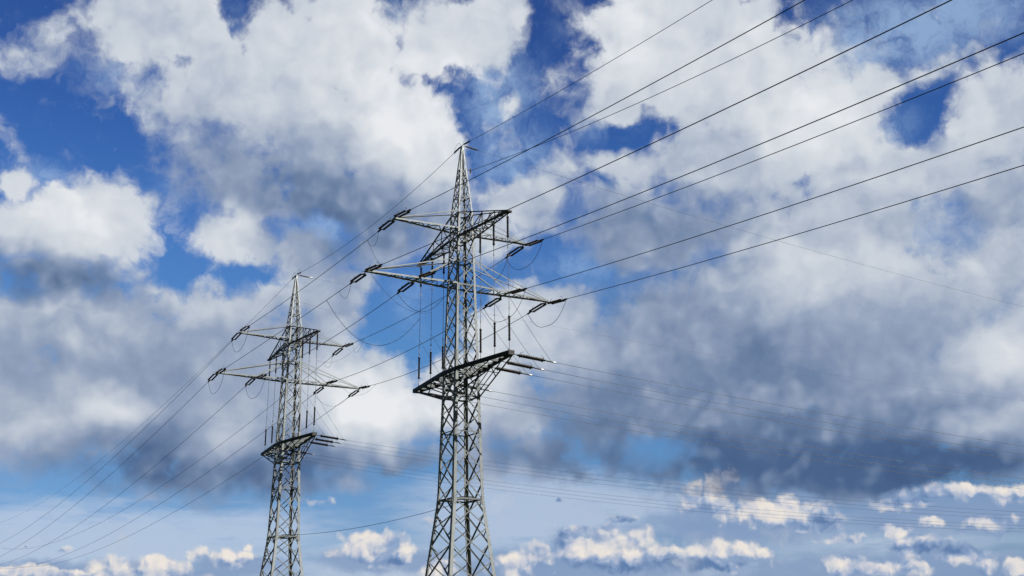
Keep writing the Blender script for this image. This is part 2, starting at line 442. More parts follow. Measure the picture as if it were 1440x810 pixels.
def tube(bm, pts, r, sides=6, cap=True):
    pts = [Vector(p) for p in pts]
    prev = None
    rings = []
    ref = Vector((0, 0, 1))
    for i, p in enumerate(pts):
        d_ = (pts[min(i + 1, len(pts) - 1)] - pts[max(i - 1, 0)]).normalized()
        x = ref.cross(d_)
        if x.length < 1e-3:
            x = Vector((1, 0, 0)).cross(d_)
        if prev is not None:
            x = prev - d_ * prev.dot(d_)
        x.normalize()
        prev = x
        y = d_.cross(x)
        rr = r[i] if isinstance(r, (list, tuple)) else r
        rings.append([bm.verts.new(p + x * rr * math.cos(2 * math.pi * k / sides) + y * rr * math.sin(2 * math.pi * k / sides)) for k in range(sides)])
    for r0, r1 in zip(rings, rings[1:]):
        for k in range(sides):
            bm.faces.new((r0[k], r0[(k + 1) % sides], r1[(k + 1) % sides], r1[k]))
    if cap:
        bm.faces.new(rings[0][::-1])
        bm.faces.new(rings[-1])


def plate(bm, pts, t, n):
    n = Vector(n).normalized() * t / 2
    f = [bm.verts.new(Vector(p) + n) for p in pts]
    k = [bm.verts.new(Vector(p) - n) for p in pts]
    bm.faces.new(f)
    bm.faces.new(k[::-1])
    for i in range(len(pts)):
        j = (i + 1) % len(pts)
        bm.faces.new((f[j], f[i], k[i], k[j]))


def sheds(bm, a, b, core, rad, count, sides=10):
    """ribbed long-rod insulator from a to b with metal-cap ends"""
    a, b = Vector(a), Vector(b)
    pts, rr = [], []
    prof = [(0, core * 1.5), (.05, core * 1.5), (.051, core)]
    for i in range(count):
        c = .06 + .88 * (i + .5) / count
        h = .88 / count
        prof += [(c - h * .42, core), (c - h * .1, rad if i % 2 else rad * .84), (c + h * .12, rad if i % 2 else rad * .84), (c + h * .2, core)]
    prof += [(.949, core), (.95, core * 1.5), (1, core * 1.5)]
    for t, r_ in prof:
        pts.append(a + (b - a) * t)
        rr.append(r_)
    tube(bm, pts, rr, sides)


def link(name, bm, mat, parent=None, smooth=False):
    bmesh.ops.recalc_face_normals(bm, faces=bm.faces)
    me = bpy.data.meshes.new(name)
    bm.to_mesh(me)
    bm.free()
    me.materials.append(mat)
    if smooth:
        for p in me.polygons:
            p.use_smooth = True
    o = bpy.data.objects.new(name, me)
    C.objects.link(o)
    if parent:
        o.parent = parent
    return o


def tag(o, label, cat, group=None):
    o['label'] = label
    o['category'] = cat
    if group:
        o['group'] = group
    return o


def empty(name, label, cat, group=None, mw=None):
    o = bpy.data.objects.new(name, None)
    o.empty_display_size = .3
    C.objects.link(o)
    if mw is not None:
        o.matrix_world = mw
    return tag(o, label, cat, group)


def copy_tree(o, parent=None):
    c = o.copy()
    C.objects.link(c)
    if parent is not None:
        c.parent = parent
    for ch in o.children:
        copy_tree(ch, c)
    return c


# ------------------------------------------------------------------ ground
def ground_height(x, y):
    t = min(1, max(0, (y - 98) / 24))
    return .53 * t * t * (3 - 2 * t)


bm = bmesh.new()
xs = [-6000, -2500, -1000, -400, -200] + list(range(-120, 121, 12)) + [200, 400, 1000, 2500, 6000]
ys = [-4000, -1500, -500, -150, -60] + list(range(-24, 181, 6)) + [220, 320, 600, 1500, 4000, 9000]
grid = [[bm.verts.new((x, y, ground_height(x, y))) for x in xs] for y in ys]
for r0, r1 in zip(grid, grid[1:]):
    for i in range(len(xs) - 1):
        bm.faces.new((r0[i], r0[i + 1], r1[i + 1], r1[i]))
g = link('ground', bm, GRASS, smooth=True)
g['kind'] = 'structure'

# ------------------------------------------------------------------ the lattice pylon (local axes: y along the main line, x along the branch)
Z_FOOT, Z_RING, Z_P, Z_STRUT, Z_M, Z_MT, Z_G, Z_U, Z_T, Z_PEAK = .25, 12.25, 22.5, 20.4, 29.82, 32.0, 33.98, 34.71, 36.2, 42.61


def half(z):
    if z < Z_RING:
        return 1.355 + (Z_RING - z) * .113
    if z < Z_T:
        return 1.355 - (z - Z_RING) * .0272
    return .70 + (.085 - .70) * (z - Z_T) / (Z_PEAK - Z_T)


def corner(sx, sy, z, grow=0.0):
    a = half(z) + grow
    return Vector((sx * a, sy * a, z))


TOWER_PARTS = []


def build_tower(root, bolts=True):
    for sx in (-1, 1):
        for sy in (-1, 1):
            bm = bmesh.new()
            for z0, z1, w in ((Z_FOOT, 6.0, .27), (6.0, Z_RING, .27), (Z_RING, Z_P, .25), (Z_P, Z_M, .21), (Z_M, Z_T, .18), (Z_T, Z_PEAK, .115)):
                a, b = corner(sx, sy, z0), corner(sx, sy, z1)
                t = .022
                bar(bm, a + Vector((-sx * w / 2, 0, 0)), b + Vector((-sx * w / 2, 0, 0)), w, t, (0, sy, 0))
                bar(bm, a + Vector((0, -sy * (w / 2 + t), 0)), b + Vector((0, -sy * (w / 2 + t), 0)), w, t, (sx, 0, 0))
            # splice plates with bolts
            for z in (6.0, Z_RING, 17.6, Z_P + 1.2, Z_M - 1.5):
                a, b = corner(sx, sy, z - .45), corner(sx, sy, z + .45)
                bar(bm, a + Vector((-sx * .13, sy * .022, 0)), b + Vector((-sx * .13, sy * .022, 0)), .2, .02, (0, sy, 0))
                bar(bm, a + Vector((sx * .022, -sy * .15, 0)), b + Vector((sx * .022, -sy * .15, 0)), .2, .02, (sx, 0, 0))
                for k in range(5):
                    for e in (-.05, .05):
                        p = a.lerp(b, .1 + .2 * k)
                        c = p + Vector((-sx * (.13 + e), sy * .03, 0))
                        bar(bm, c, c + Vector((0, sy * .03, 0)), .035, .035, (0, 0, 1))
                        c = p + Vector((sx * .03, -sy * (.15 + e), 0))
                        bar(bm, c, c + Vector((sx * .03, 0, 0)), .035, .035, (0, 0, 1))
            if (sx, sy) in ((-1, 1), (1, -1)):      # climbing pegs
                z = 3.0
                k = 0
                while z < Z_T:
                    p = corner(sx, sy, z)
                    q_ = p + (Vector((sx * .17, 0, 0)) if k % 2 else Vector((0, sy * .17, 0))) + Vector((-sx * .03, -sy * .03, 0))
                    tube(bm, [p + Vector((-sx * .03, -sy * .03, 0)), q_], .010, 5)
                    z += .36
                    k += 1
            link('leg', bm, STEEL, root)
            bm = bmesh.new()
            p = corner(sx, sy, .02)
            tube(bm, [p + Vector((0, 0, -1.1)), p + Vector((0, 0, .22)), p + Vector((0, 0, .3))], [.5, .42, .36], 12)
            link('footing', bm, CONCRETE, root)

    # face lattices: crossings on the y-faces fall between those on the x-faces
    def levels(shift):
        zs = [Z_RING]
        z = Z_RING
        while z < 40.2:
            z += max(.6, .88 * 2 * half(z))
            zs.append(min(z, 41.4))
        lo = [Z_RING]
        z = Z_RING
        while z > 2.2:
            z -= min(2.7, .80 * 2 * half(z))
            lo.append(max(z, .5))
        zs = lo[::-1] + zs[1:]
        if shift:
            mid = [(a + b) / 2 for a, b in zip(zs, zs[1:])]
            zs = [zs[0]] + mid + [zs[-1]]
        return zs
    for ax, sg in (('x', -1), ('x', 1), ('y', -1), ('y', 1)):
        bm = bmesh.new()
        n = Vector((sg, 0, 0)) if ax == 'x' else Vector((0, sg, 0))

        def fc(s, z):
            p = corner(sg, s, z, -.03) if ax == 'x' else corner(s, sg, z, -.03)
            e = .06
            if ax == 'x':
                p.y -= s * e
            else:
                p.x -= s * e
            return p
        zs = levels(ax == 'x')
        for i, (z0, z1) in enumerate(zip(zs, zs[1:])):
            w = .095 if z0 < Z_P else (.075 if z0 < Z_T else .055)
            if z0 >= Z_T - 1:
                w = .055
            angle(bm, fc(-1, z0), fc(1, z1), w, n, 1, .012, .0)
            angle(bm, fc(1, z0), fc(-1, z1), w, n, 1, .012, -.03)
            if z0 < Z_RING - .1:                  # short redundant members of the splayed base
                for s in (-1, 1):
                    m_ = fc(s, z0).lerp(fc(-s, z1), .25)
                    angle(bm, fc(s, z0 + (z1 - z0) * .5), m_, .06, n, s, .01, -.05)
        link('face_bracing', bm, BRACE, root)
    # horizontal frames
    for z, w, dia in ((Z_RING, .13, True), (17.55, .08, False), (Z_STRUT, .11, True), (Z_P - .25, .12, True), (Z_M, .12, True), (Z_MT, .08, True), (Z_G, .1, True), (Z_U, .1, False), (Z_T, .09, True), (37.7, .07, True), (39.6, .05, False)):
        bm = bmesh.new()
        cs = [corner(-1, -1, z, -.05), corner(1, -1, z, -.05), corner(1, 1, z, -.05), corner(-1, 1, z, -.05)]
        for i in range(4):
            nn = ((0, -1, 0), (1, 0, 0), (0, 1, 0), (-1, 0, 0))[i]
            angle(bm, cs[i], cs[(i + 1) % 4], w, nn, -1, .014, -.02)
        if dia:
            ms = [(cs[i] + cs[(i + 1) % 4]) / 2 + Vector((0, 0, -.03)) for i in range(4)]
            for i in range(4):
                angle(bm, ms[i], ms[(i + 1) % 4], w * .7, (0, 0, 1), 1, .012)
        link('horizontal_frame', bm, BRACE, root)

    # ---- cross-arms: two chords to each tip, zigzag between, ties above
    def arm(x_axis, reach, z, z_top, chord_w, bays, extra=None, hangers=(), mat=None):
        mat = mat or STEEL
        """x_axis: arm runs along x (square to the line), else along y"""
        P = (lambda l, s, zz: Vector((l, s, zz))) if x_axis else (lambda l, s, zz: Vector((s, l, zz)))
        a0 = half(z) + .02
        bm = bmesh.new()
        kids = []
        for sg in (-1, 1):
            bz = bmesh.new()
            tp = bmesh.new()
            L_ = reach[0] if sg < 0 else reach[1]
            chord = {}
            for s in (-1, 1):
                chord[s] = lambda t, s=s: P(sg * (a0 + (L_ - a0) * t), s * (a0 + (.13 - a0) * t), z)
                angle(bm, P(sg * a0, s * a0, z), P(sg * L_, s * .13, z), chord_w, P(0, s, 0), sg * s, .014)
            if z_top:
                for s in (-1, 1):
                    at = half(z_top)
                    angle(tp, P(sg * (L_ - .15), s * .10, z + .10), P(sg * at, s * at, z_top), chord_w * .62, P(0, s, 0), 1, .012)
                # hangers between ties and chords
                for t in hangers:
                    for s in (-1, 1):
                        at = half(z_top)
                        up = P(sg * (L_ - .15), s * .10, z + .10).lerp(P(sg * at, s * at, z_top), 1 - t)
                        angle(bz, chord[s](t), up, .05, P(0, s, 0), 1, .01, .02)
                        t2 = max(0.0, t - 1 / (len(hangers) + 1))
                        angle(bz, chord[s](t2), up, .05, P(0, s, 0), 1, .01, -.02)
            k = [0.0]
            for i in range(bays):
                k.append(k[-1] + (1 - .045 * i))
            k = [v / k[-1] * .95 for v in k]
            for i in range(bays):
                s = 1 if i % 2 else -1
                angle(bz, chord[s](k[i]), chord[-s](k[i + 1]), .065, (0, 0, 1), 1, .011, .012)
                angle(bz, chord[s](k[i + 1]), chord[-s](k[i + 1]), .055, (0, 0, 1), 1, .011, -.02)
            # tip plate
            plate(bm, [P(sg * (L_ - .25), -.2, z - .05), P(sg * (L_ + .12), -.2, z - .05), P(sg * (L_ + .12), .2, z - .05), P(sg * (L_ - .25), .2, z - .05)], .05, (0, 0, 1))
            bar(bm, P(sg * L_, -.2, z - .02), P(sg * L_, .2, z - .02), .22, .05, P(1, 0, 0))
            if extra:
                extra(tp, bz, P, sg)
            kids.append((tp, bz))
        ca = link('cross_arm', bm, mat, root)
        for tp, bz in kids:
            link('top_tie', tp, mat, ca)
            link('arm_bracing', bz, BRACE if mat is STEEL else mat, ca)
        return ca
    arm(True, (6.29, 6.22), Z_U, Z_T + .1, .12, 7)
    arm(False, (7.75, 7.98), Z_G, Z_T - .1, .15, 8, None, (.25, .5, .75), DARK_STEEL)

    def inner(tp, bz, P, sg):
        for s in (-1, 1):
            at = half(Z_MT)
            angle(tp, P(sg * 4.19, s * .52, Z_M + .08), P(sg * at, s * at, Z_MT - .08), .11, P(0, s, 0), 1, .014)
        # bracket for the inner strings
        bar(bz, P(sg * 4.19, -.75, Z_M - .06), P(sg * 4.19, .75, Z_M - .06), .14, .09, (0, 0, 1))
    arm(True, (8.66, 8.48), Z_M, Z_MT, .14, 10, inner)

    # ---- branch platform: long lens-shaped frame along y, struts down to the legs
    a = half(Z_P) + .12
    bm = bmesh.new()
    out = {}
    for s in (-1, 1):
        pts = [Vector((s * .22, 8.2, Z_P)), Vector((s * a, a, Z_P)), Vector((s * a, -a, Z_P)), Vector((s * .22, -7.86, Z_P))]
        out[s] = pts
        for p, q_ in zip(pts, pts[1:]):
            dv = (q_ - p).normalized() * .0
            bar(bm, p, q_, .07, .30, (0, 0, 1))
            bar(bm, p + Vector((-s * .09, 0, .14)), q_ + Vector((-s * .09, 0, .14)), .15, .02, (0, 0, 1))
            bar(bm, p + Vector((-s * .09, 0, -.14)), q_ + Vector((-s * .09, 0, -.14)), .15, .02, (0, 0, 1))
    for y in (8.2, -7.86):
        bar(bm, (-.26, y, Z_P), (.26, y, Z_P), .1, .34, (0, 0, 1))
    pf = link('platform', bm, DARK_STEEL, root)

    def edge(s, y):
        if y > a:
            t = (8.2 - y) / (8.2 - a)
        elif y < -a:
            t = (y + 7.86) / (7.86 - a)
        else:
            t = 1
        return Vector((s * (.22 + (a - .22) * t), y, Z_P))
    bm = bmesh.new()
    yy = [7.6, 6.5, 5.4, 4.3, 3.2, 2.1, 1.0, 0, -1.0, -2.1, -3.2, -4.3, -5.4, -6.5, -7.6]
    for i, y in enumerate(yy):
        angle(bm, edge(-1, y) + Vector((0, 0, -.06)), edge(1, y) + Vector((0, 0, -.06)), .11, (0, 0, 1), 1, .013)
        if i + 1 < len(yy):
            s = 1 if i % 2 else -1
            angle(bm, edge(s, y) + Vector((0, 0, .05)), edge(-s, yy[i + 1]) + Vector((0, 0, .05)), .08, (0, 0, 1), 1, .012)
    for y in (7.6, 5.4, 3.2, -3.2, -5.4, -7.6):       # beams that carry the posts and the branch strings
        e = edge(1, y)
        bar(bm, edge(-1, y) + Vector((-.05, .10, -.02)), e + Vector((.12, .10, -.02)), .12, .16, (0, 0, 1))
    link('deck_bracing', bm, BRACE, pf)
    bm = bmesh.new()
    for sg in (-1, 1):
        for s in (-1, 1):
            leg_pt = corner(s, sg, Z_STRUT, -.04)
            for y, w in ((7.7, .13), (5.4, .09), (3.4, .08)):
                e = edge(s, sg * y) + Vector((-s * .05, 0, -.16))
                lp = leg_pt + Vector((0, sg * .03, 0)) if y > 6 else corner(s, sg, Z_STRUT + (.5 if y > 4 else 1.0), -.04)
                angle(bm, e, lp, w, (s, 0, .2), 1, .014)
            p7, p5 = edge(s, sg * 7.7) + Vector((0, 0, -.16)), edge(s, sg * 5.4) + Vector((0, 0, -.16))
            m7 = p7.lerp(leg_pt, .5)
            angle(bm, m7, edge(s, sg * 3.4) + Vector((0, 0, -.16)).lerp(leg_pt, .0), .06, (s, 0, 0), 1, .01, .03)
        for f in (.4, .7):
            p = [(edge(s, sg * 7.7) + Vector((0, 0, -.16))).lerp(corner(s, sg, Z_STRUT, -.04), f) for s in (-1, 1)]
            angle(bm, p[0], p[1], .06, (0, 0, 1), 1, .01)
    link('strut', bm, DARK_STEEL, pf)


NEAR_P, NEAR_YAW = Vector((-4.210, 90.0, 0.0)), .5502
FAR_P, FAR_YAW = Vector((-25.475, 127.369, .53)), .5538
near_mw = Matrix.Translation(NEAR_P) @ Matrix.Rotation(NEAR_YAW, 4, 'Z')
far_mw = Matrix.Translation(FAR_P) @ Matrix.Rotation(FAR_YAW, 4, 'Z')
near_tower = empty('lattice_pylon', 'larger steel lattice pylon standing nearer, right of the smaller one', 'pylon', 'steel lattice pylons', near_mw)
build_tower(near_tower)
far_tower = copy_tree(near_tower)
far_tower.matrix_world = far_mw
far_tower['label'] = 'smaller steel lattice pylon standing farther off, left of the larger one'
# enamel plate on the nearer pylon only
bm = bmesh.new()
hp = half(30.1)
plate(bm, [(-hp - .02, .05, 29.95), (-hp - .02, .42, 29.95), (-hp - .02, .42, 30.25), (-hp - .02, .05, 30.25)], .012, (1, 0, 0))
link('warning_plate', bm, PINK, near_tower)

# ------------------------------------------------------------------ insulator kits (built along +x from the origin, or +z)
STR_LEN = 3.0


def proto_tension():
    root = empty('tension_insulator', '', 'insulator string', 'insulator strings holding the line wires at the cross-arms')
    for s in (-1, 1):
        bm = bmesh.new()
        sheds(bm, (.42, s * .2, 0), (2.42, s * .2, 0), .066, .09, 26)
        link('insulator', bm, PORCELAIN, root)
    bm = bmesh.new()
    plate(bm, [(.28, -.27, 0), (.44, -.27, 0), (.44, .27, 0), (.28, .27, 0), (.12, .06, 0), (.12, -.06, 0)], .04, (0, 0, 1))
    bar(bm, (0, 0, 0), (.2, 0, 0), .07, .09, (0, 0, 1))
    link('yoke_plate', bm, FITTING, root)
    bm = bmesh.new()
    plate(bm, [(2.40, -.27, 0), (2.40, .27, 0), (2.52, .27, 0), (2.68, .06, 0), (2.68, -.06, 0), (2.52, -.27, 0)], .04, (0, 0, 1))
    link('yoke_plate', bm, FITTING, root)
    bm = bmesh.new()
    tube(bm, [(2.6, 0, 0), (2.72, 0, 0), (2.95, 0, 0), (3.15, 0, .0), (3.3, 0, 0)], [.05, .075, .085, .07, .04], 8)
    link('clamp', bm, FITTING, root)
    for x0, x1 in ((.4, .62), (2.45, 2.2)):
        bm = bmesh.new()
        tube(bm, [(x0, 0, .02), (x0 + (x1 - x0) * .15, 0, .2), (x0 + (x1 - x0) * .6, 0, .33), (x1 + (x1 - x0) * .6, 0, .36)], .016, 6)
        link('arcing_horn', bm, FITTING, root)
    return root


def proto_branch():
    root = empty('branch_insulator', '', 'insulator string', 'insulator strings of the branch line at the platforms')
    for s in (-1, 1):
        bm = bmesh.new()
        sheds(bm, (.5, s * .13, 0), (2.4, s * .13, 0), .085, .115, 24)
        link('insulator', bm, PORCELAIN, root)
    bm = bmesh.new()
    bar(bm, (0, 0, 0), (.36, 0, 0), .06, .05, (0, 0, 1))
    plate(bm, [(.32, -.2, 0), (.53, -.2, 0), (.53, .2, 0), (.32, .2, 0)], .045, (0, 0, 1))
    link('yoke_plate', bm, FITTING, root)
    bm = bmesh.new()
    plate(bm, [(2.38, -.2, 0), (2.56, -.2, 0), (2.56, .2, 0), (2.38, .2, 0)], .045, (0, 0, 1))
    tube(bm, [(2.54, 0, 0), (2.75, 0, 0), (3.15, 0, 0)], [.03, .055, .055], 8)
    link('clamp', bm, FITTING, root)
    bm = bmesh.new()
    tube(bm, [(3.13, 0, 0), (3.18, 0, 0), (3.38, 0, 0), (3.44, 0, 0)], [.045, .065, .065, .04], 10)
    link('clamp_cap', bm, ALU, root)
    for x0, x1 in ((.5, .8), (2.45, 2.15)):
        bm = bmesh.new()
        tube(bm, [(x0, 0, .02), (x0 + (x1 - x0) * .2, 0, .22), (x1, 0, .36)], .014, 6)
        link('arcing_horn', bm, FITTING, root)
    return root


def proto_hanging():
    root = empty('hanging_insulator', '', 'insulator', 'insulators hanging under the long upper arms')
    bm = bmesh.new()
    sheds(bm, (0, 0, -.3), (0, 0, -2.0), .07, .095, 22)
    link('insulator', bm, PORCELAIN, root)
    bm = bmesh.new()
    tube(bm, [(0, 0, 0), (0, 0, -.32)], .035, 6)
    bar(bm, (-.1, 0, -.03), (.1, 0, -.03), .1, .06, (0, 0, 1))
    link('hanger', bm, FITTING, root)
    bm = bmesh.new()
    tube(bm, [(0, 0, -1.98), (0, 0, -2.12), (0, 0, -2.14), (0, 0, -2.75)], [.05, .05, .022, .022], 8)
    link('rod', bm, DARK_STEEL, root)
    bm = bmesh.new()
    tube(bm, [(0, 0, -2.70), (0, 0, -2.74), (0, 0, -2.9), (0, 0, -2.93)], [.03, .05, .05, .02], 8)
    link('clamp', bm, ALU, root)
    return root


def proto_post():
    root = empty('post_insulator', '', 'insulator', 'insulators standing on the platforms')
    bm = bmesh.new()
    sheds(bm, (0, 0, .85), (0, 0, 2.75), .07, .095, 22)
    link('insulator', bm, PORCELAIN, root)
    bm = bmesh.new()
    tube(bm, [(0, 0, 0), (0, 0, .06), (0, 0, .07), (0, 0, .8), (0, 0, .81), (0, 0, .87)], [.12, .12, .028, .028, .055, .055], 8)
    for sx, sy in ((1, 1), (1, -1), (-1, 1), (-1, -1)):
        tube(bm, [(sx * .11, sy * .11, .03), (0, 0, .3)], .014, 5)
    link('pedestal', bm, STEEL, root)
    bm = bmesh.new()
    tube(bm, [(0, 0, 2.73), (0, 0, 2.85), (0, 0, 2.86), (0, 0, 3.3), (0, 0, 3.31), (0, 0, 3.45)], [.055, .055, .026, .026, .05, .05], 8)
    link('top_clamp', bm, ALU, root)
    return root


protos = {}


def place(kind, mw, label):
    if kind not in protos:
        o = protos[kind] = {'tension': proto_tension, 'branch': proto_branch, 'hanging': proto_hanging, 'post': proto_post}[kind]()
    else:
        o = copy_tree(protos[kind])
    o.matrix_world = mw
    o['label'] = label
    return o


def along(p, d_):
    x = Vector(d_).normalized()
    y = Vector((0, 0, 1)).cross(x).normalized()
    z = x.cross(y)
    m = Matrix((x, y, z)).transposed().to_4x4()
    m.translation = p
    return m


# ------------------------------------------------------------------ wires
class Span:
    """sagging wire between two fixings"""

    def __init__(s, a, b, sag):
        s.a, s.b, s.sag = Vector(a), Vector(b), sag
        s.len = (s.b - s.a).length

    def at(s, t):
        p = s.a.lerp(s.b, t)
        p.z -= 4 * s.sag * t * (1 - t)
        return p

    def dist(s, m):
        return s.at(m / s.len) if m >= 0 else s.at(1 + m / s.len)

    def dir0(s):
        return (s.dist(3.0) - s.a).normalized()

    def dir1(s):
        return (s.dist(-3.0) - s.b).normalized()

    def mesh(s, name, mat, r, m0, m1, n=48):
        t0, t1 = m0 / s.len, 1 - m1 / s.len
        bm = bmesh.new()
        tube(bm, [s.at(t0 + (t1 - t0) * i / n) for i in range(n + 1)], r, 6)
        return link(name, bm, mat, smooth=True)


LINES = 'wires of the main overhead line'
BRANCH = 'wires of the branch lines'
SPELL = {'Ul': "upper arm's left tip", 'Ur': "upper arm's right tip", 'Ml': "middle arm's left tip", 'Mr': "middle arm's right tip",
         'Il': "middle arm's inner left bracket", 'Ir': "middle arm's inner right bracket"}
ARM = {'Ul': (-6.29, 0, Z_U), 'Ur': (6.22, 0, Z_U), 'Ml': (-8.66, 0, Z_M), 'Mr': (8.48, 0, Z_M), 'Il': (-4.19, 0, Z_M), 'Ir': (4.19, 0, Z_M), 'pk': (0, 0, Z_PEAK)}
W = {'n': near_mw, 'f': far_mw}
WHO = {'n': "larger pylon", 'f': "smaller pylon"}


def base_mw(p, yaw):
    return Matrix.Translation(p) @ Matrix.Rotation(yaw, 4, 'Z')


front_mw = base_mw(NEAR_P + Vector((math.sin(.50072) * 200, -math.cos(.50072) * 200, -11.4)), .646)
rear_mw = base_mw(FAR_P + Vector((-math.sin(.5334) * 295, math.cos(.5334) * 295, -3.96)), .493)
# start lift, end lift, sag
FRONT = {'Ul': (.17, -.77, 3.77), 'Ml': (.03, -.72, 3.71), 'Il': (.13, .41, 4.06), 'Ur': (-.27, .43, 4.0), 'Ir': (-.09, .43, 3.82), 'Mr': (-.36, .67, 3.78)}
REAR = {'Ul': (.27, -1.19, 6.35), 'Ml': (.01, -.75, 6.45), 'Il': (.08, -.1, 6.96), 'Ur': (-.15, 1.06, 7.35), 'Ir': (-.13, -.45, 6.45), 'Mr': (-.14, .34, 6.76)}
MID = {'Ul': (0, .37, .27), 'Ml': (-.2, -.07, .1), 'Il': (0, -.3, .6), 'Ur': (-.14, -.08, .73), 'Ir': (-.15, .2, .75), 'Mr': (-.05, .1, .95)}
spans = {}
FRONT_OFF = {'Il': .6, 'Ir': .6}


def fix(mw, k, sy, lift=0.0):
    x, y, z = ARM[k]
    off = FRONT_OFF.get(k, .16) * sy
    return mw @ Vector((x, y + off, z - .06 + lift * .6))


for k in ('Ul', 'Ur', 'Ml', 'Mr', 'Il', 'Ir'):
    l0, l1, sg_ = FRONT[k]
    spans['front', k] = Span(fix(near_mw, k, -1, l0), front_mw @ Vector(ARM[k]) + Vector((0, 0, l1)), sg_)
    l0, l1, sg_ = REAR[k]
    spans['rear', k] = Span(fix(far_mw, k, 1, l0), rear_mw @ Vector(ARM[k]) + Vector((0, 0, l1)), sg_)
    l0, l1, sg_ = MID[k]
    spans['mid', k] = Span(fix(near_mw, k, 1, l0), fix(far_mw, k, -1, l1), sg_)
    for nm, who, end, txt in (('front', 'n', 0, 'front'), ('mid', 'n', 1, 'rear'), ('mid', 'f', 2, 'front'), ('rear', 'f', 0, 'rear')):
        s = spans[nm, k]
        p, dv = (s.b, s.dir1()) if end == 2 else (s.a, s.dir0())
        place('tension', along(p, dv), "dark double insulator string, %s side of %s's %s" % (txt, WHO[who], SPELL[k]))
    tag(spans['front', k].mesh('line_wire', WIRE, .025, 3.15, .0, 64), "black overhead wire running to upper right from larger pylon's %s" % SPELL[k], 'power line', LINES)
    tag(spans['mid', k].mesh('line_wire', WIRE, .025, 3.15, 3.15, 24), "black wire between the two pylons, joining their %s" % SPELL[k].replace("arm's", 'arms').replace('tip', 'tips').replace('bracket', 'brackets'), 'power line', LINES)
    tag(spans['rear', k].mesh('line_wire', WIRE, .024, 3.15, .0, 64), "thin wire descending to lower left from smaller pylon's %s" % SPELL[k], 'power line', LINES)

# earth wires over the peaks
EARTH = 'earth wires over the pylon peaks'
top_n, top_f = near_mw @ Vector((0, 0, Z_PEAK + .05)), far_mw @ Vector((0, 0, Z_PEAK + .05))
e_front = Span(top_n, NEAR_P + Vector((math.sin(.50072) * 200, -math.cos(.50072) * 200, Z_PEAK - 2.5)), 6.76)
e_mid = Span(top_n, top_f, 1.06)
e_rear = Span(top_f, rear_mw @ Vector((0, 0, Z_PEAK + .1)), 6.19)


def direction(phi, dz):
    return Vector((math.sin(phi) * 220, math.cos(phi) * 220, dz))


e_bn = Span(top_n, top_n + direction(1.019, 1.4), 4.27)
e_bf = Span(top_f, top_f + direction(1.03, 2.0), 3.4)
for s, who, txt, r, mat, ends in (
        (e_front, 'n', "earth wire rising to upper right from larger pylon's peak", .019, WIRE, (0,)),
        (e_mid, 'n', 'earth wire joining the peaks of the two pylons', .019, WIRE, (0, 1)),
        (e_rear, 'f', "earth wire descending to lower left from smaller pylon's peak", .017, WIRE, (0,)),
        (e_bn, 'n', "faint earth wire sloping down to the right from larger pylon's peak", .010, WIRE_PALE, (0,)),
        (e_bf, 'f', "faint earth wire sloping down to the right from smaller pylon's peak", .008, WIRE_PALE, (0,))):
    o = s.mesh('earth_wire', mat, r, 0, 0, 64)
    tag(o, txt, 'earth wire', EARTH)
    for e in ends:
        bm = bmesh.new()
        f = (lambda m: s.dist(m)) if e == 0 else (lambda m: s.dist(-m if m > 0 else -.001))
        tube(bm, [f(.25), f(.5), f(1.4), f(1.6)], [.03, .075, .075, .03], 8)
        link('end_clamp', bm, FITTING, o)
        if s in (e_front, e_mid, e_rear):
            bm = bmesh.new()
            a_, b_ = f(.15), f(1.55)
            tube(bm, [a_.lerp(b_, t) + Vector((0, 0, .55 * math.sin(math.pi * t) ** .7)) for t in (0, .15, .35, .6, .85, 1)], .012, 6)
            link('jumper_loop', bm, FITTING, o)
    if s is e_bf:
        bm = bmesh.new()
        tube(bm, [s.dist(1.55), s.dist(1.65), s.dist(2.0), s.dist(2.08)], [.04, .075, .075, .04], 10)
        link('clamp_cap', bm, ALU, o)

# communication cables
c_front = Span(near_mw @ Vector((half(40.3) + .35, -half(40.3), 40.3)), NEAR_P + Vector((math.sin(.50072) * 200, -math.cos(.50072) * 200, 40.3 - .4)), 10.56)
o = tag(c_front.mesh('communication_cable', CABLE, .02, .0, .0, 64), "black cable leaving larger pylon's slender top below the peak", 'cable', 'communication cables')
bm = bmesh.new()
p = c_front.a
tube(bm, [near_mw @ Vector((half(40.3) - .05, -half(40.3), 40.3)), p + Vector((0, 0, .02)), p + Vector((.05, 0, .18))], .03, 6)
tube(bm, [p + Vector((0, 0, .2)), p + Vector((0, 0, -.22))], .06, 8)
link('bracket', bm, FITTING, o)
low = Span(near_mw @ Vector((0, half(12.2), 12.0)), far_mw @ Vector((0, -half(12.2), 12.35)), .5)
tag(low.mesh('communication_cable', CABLE, .02, 0, 0, 28), 'low black cable strung between the ring frames of the two pylons', 'cable', 'communication cables')
fb_a = far_mw @ Vector((half(39.4), 0, 39.4))
fb = Span(fb_a, fb_a + direction(1.0, -3.0), 6.5)
tag(fb.mesh('communication_cable', WIRE_PALE, .008, 0, 0, 64), "faint cable leaving smaller pylon's slender top to the right", 'cable', 'communication cables')
for who, r_ in (('n', .5), ('f', .58)):
    bm = bmesh.new()
    for j in range(4):
        ang = [2 * math.pi * i / 28 for i in range(29)]
        tube(bm, [W[who] @ Vector((.35 + (r_ + .03 * j) * math.cos(t), -.35 + (r_ + .03 * j) * math.sin(t), 12.32 + .045 * j)) for t in ang], .02, 6, False)
    bar(bm, W[who] @ Vector((-.5, -.35, 12.27)), W[who] @ Vector((1.2, -.35, 12.27)), .05, .04, (0, 0, 1))
    tag(link('cable_coil', bm, CABLE), 'coil of spare black cable lying on the ring frame of the %s' % WHO[who], 'cable coil', 'coils of spare cable')

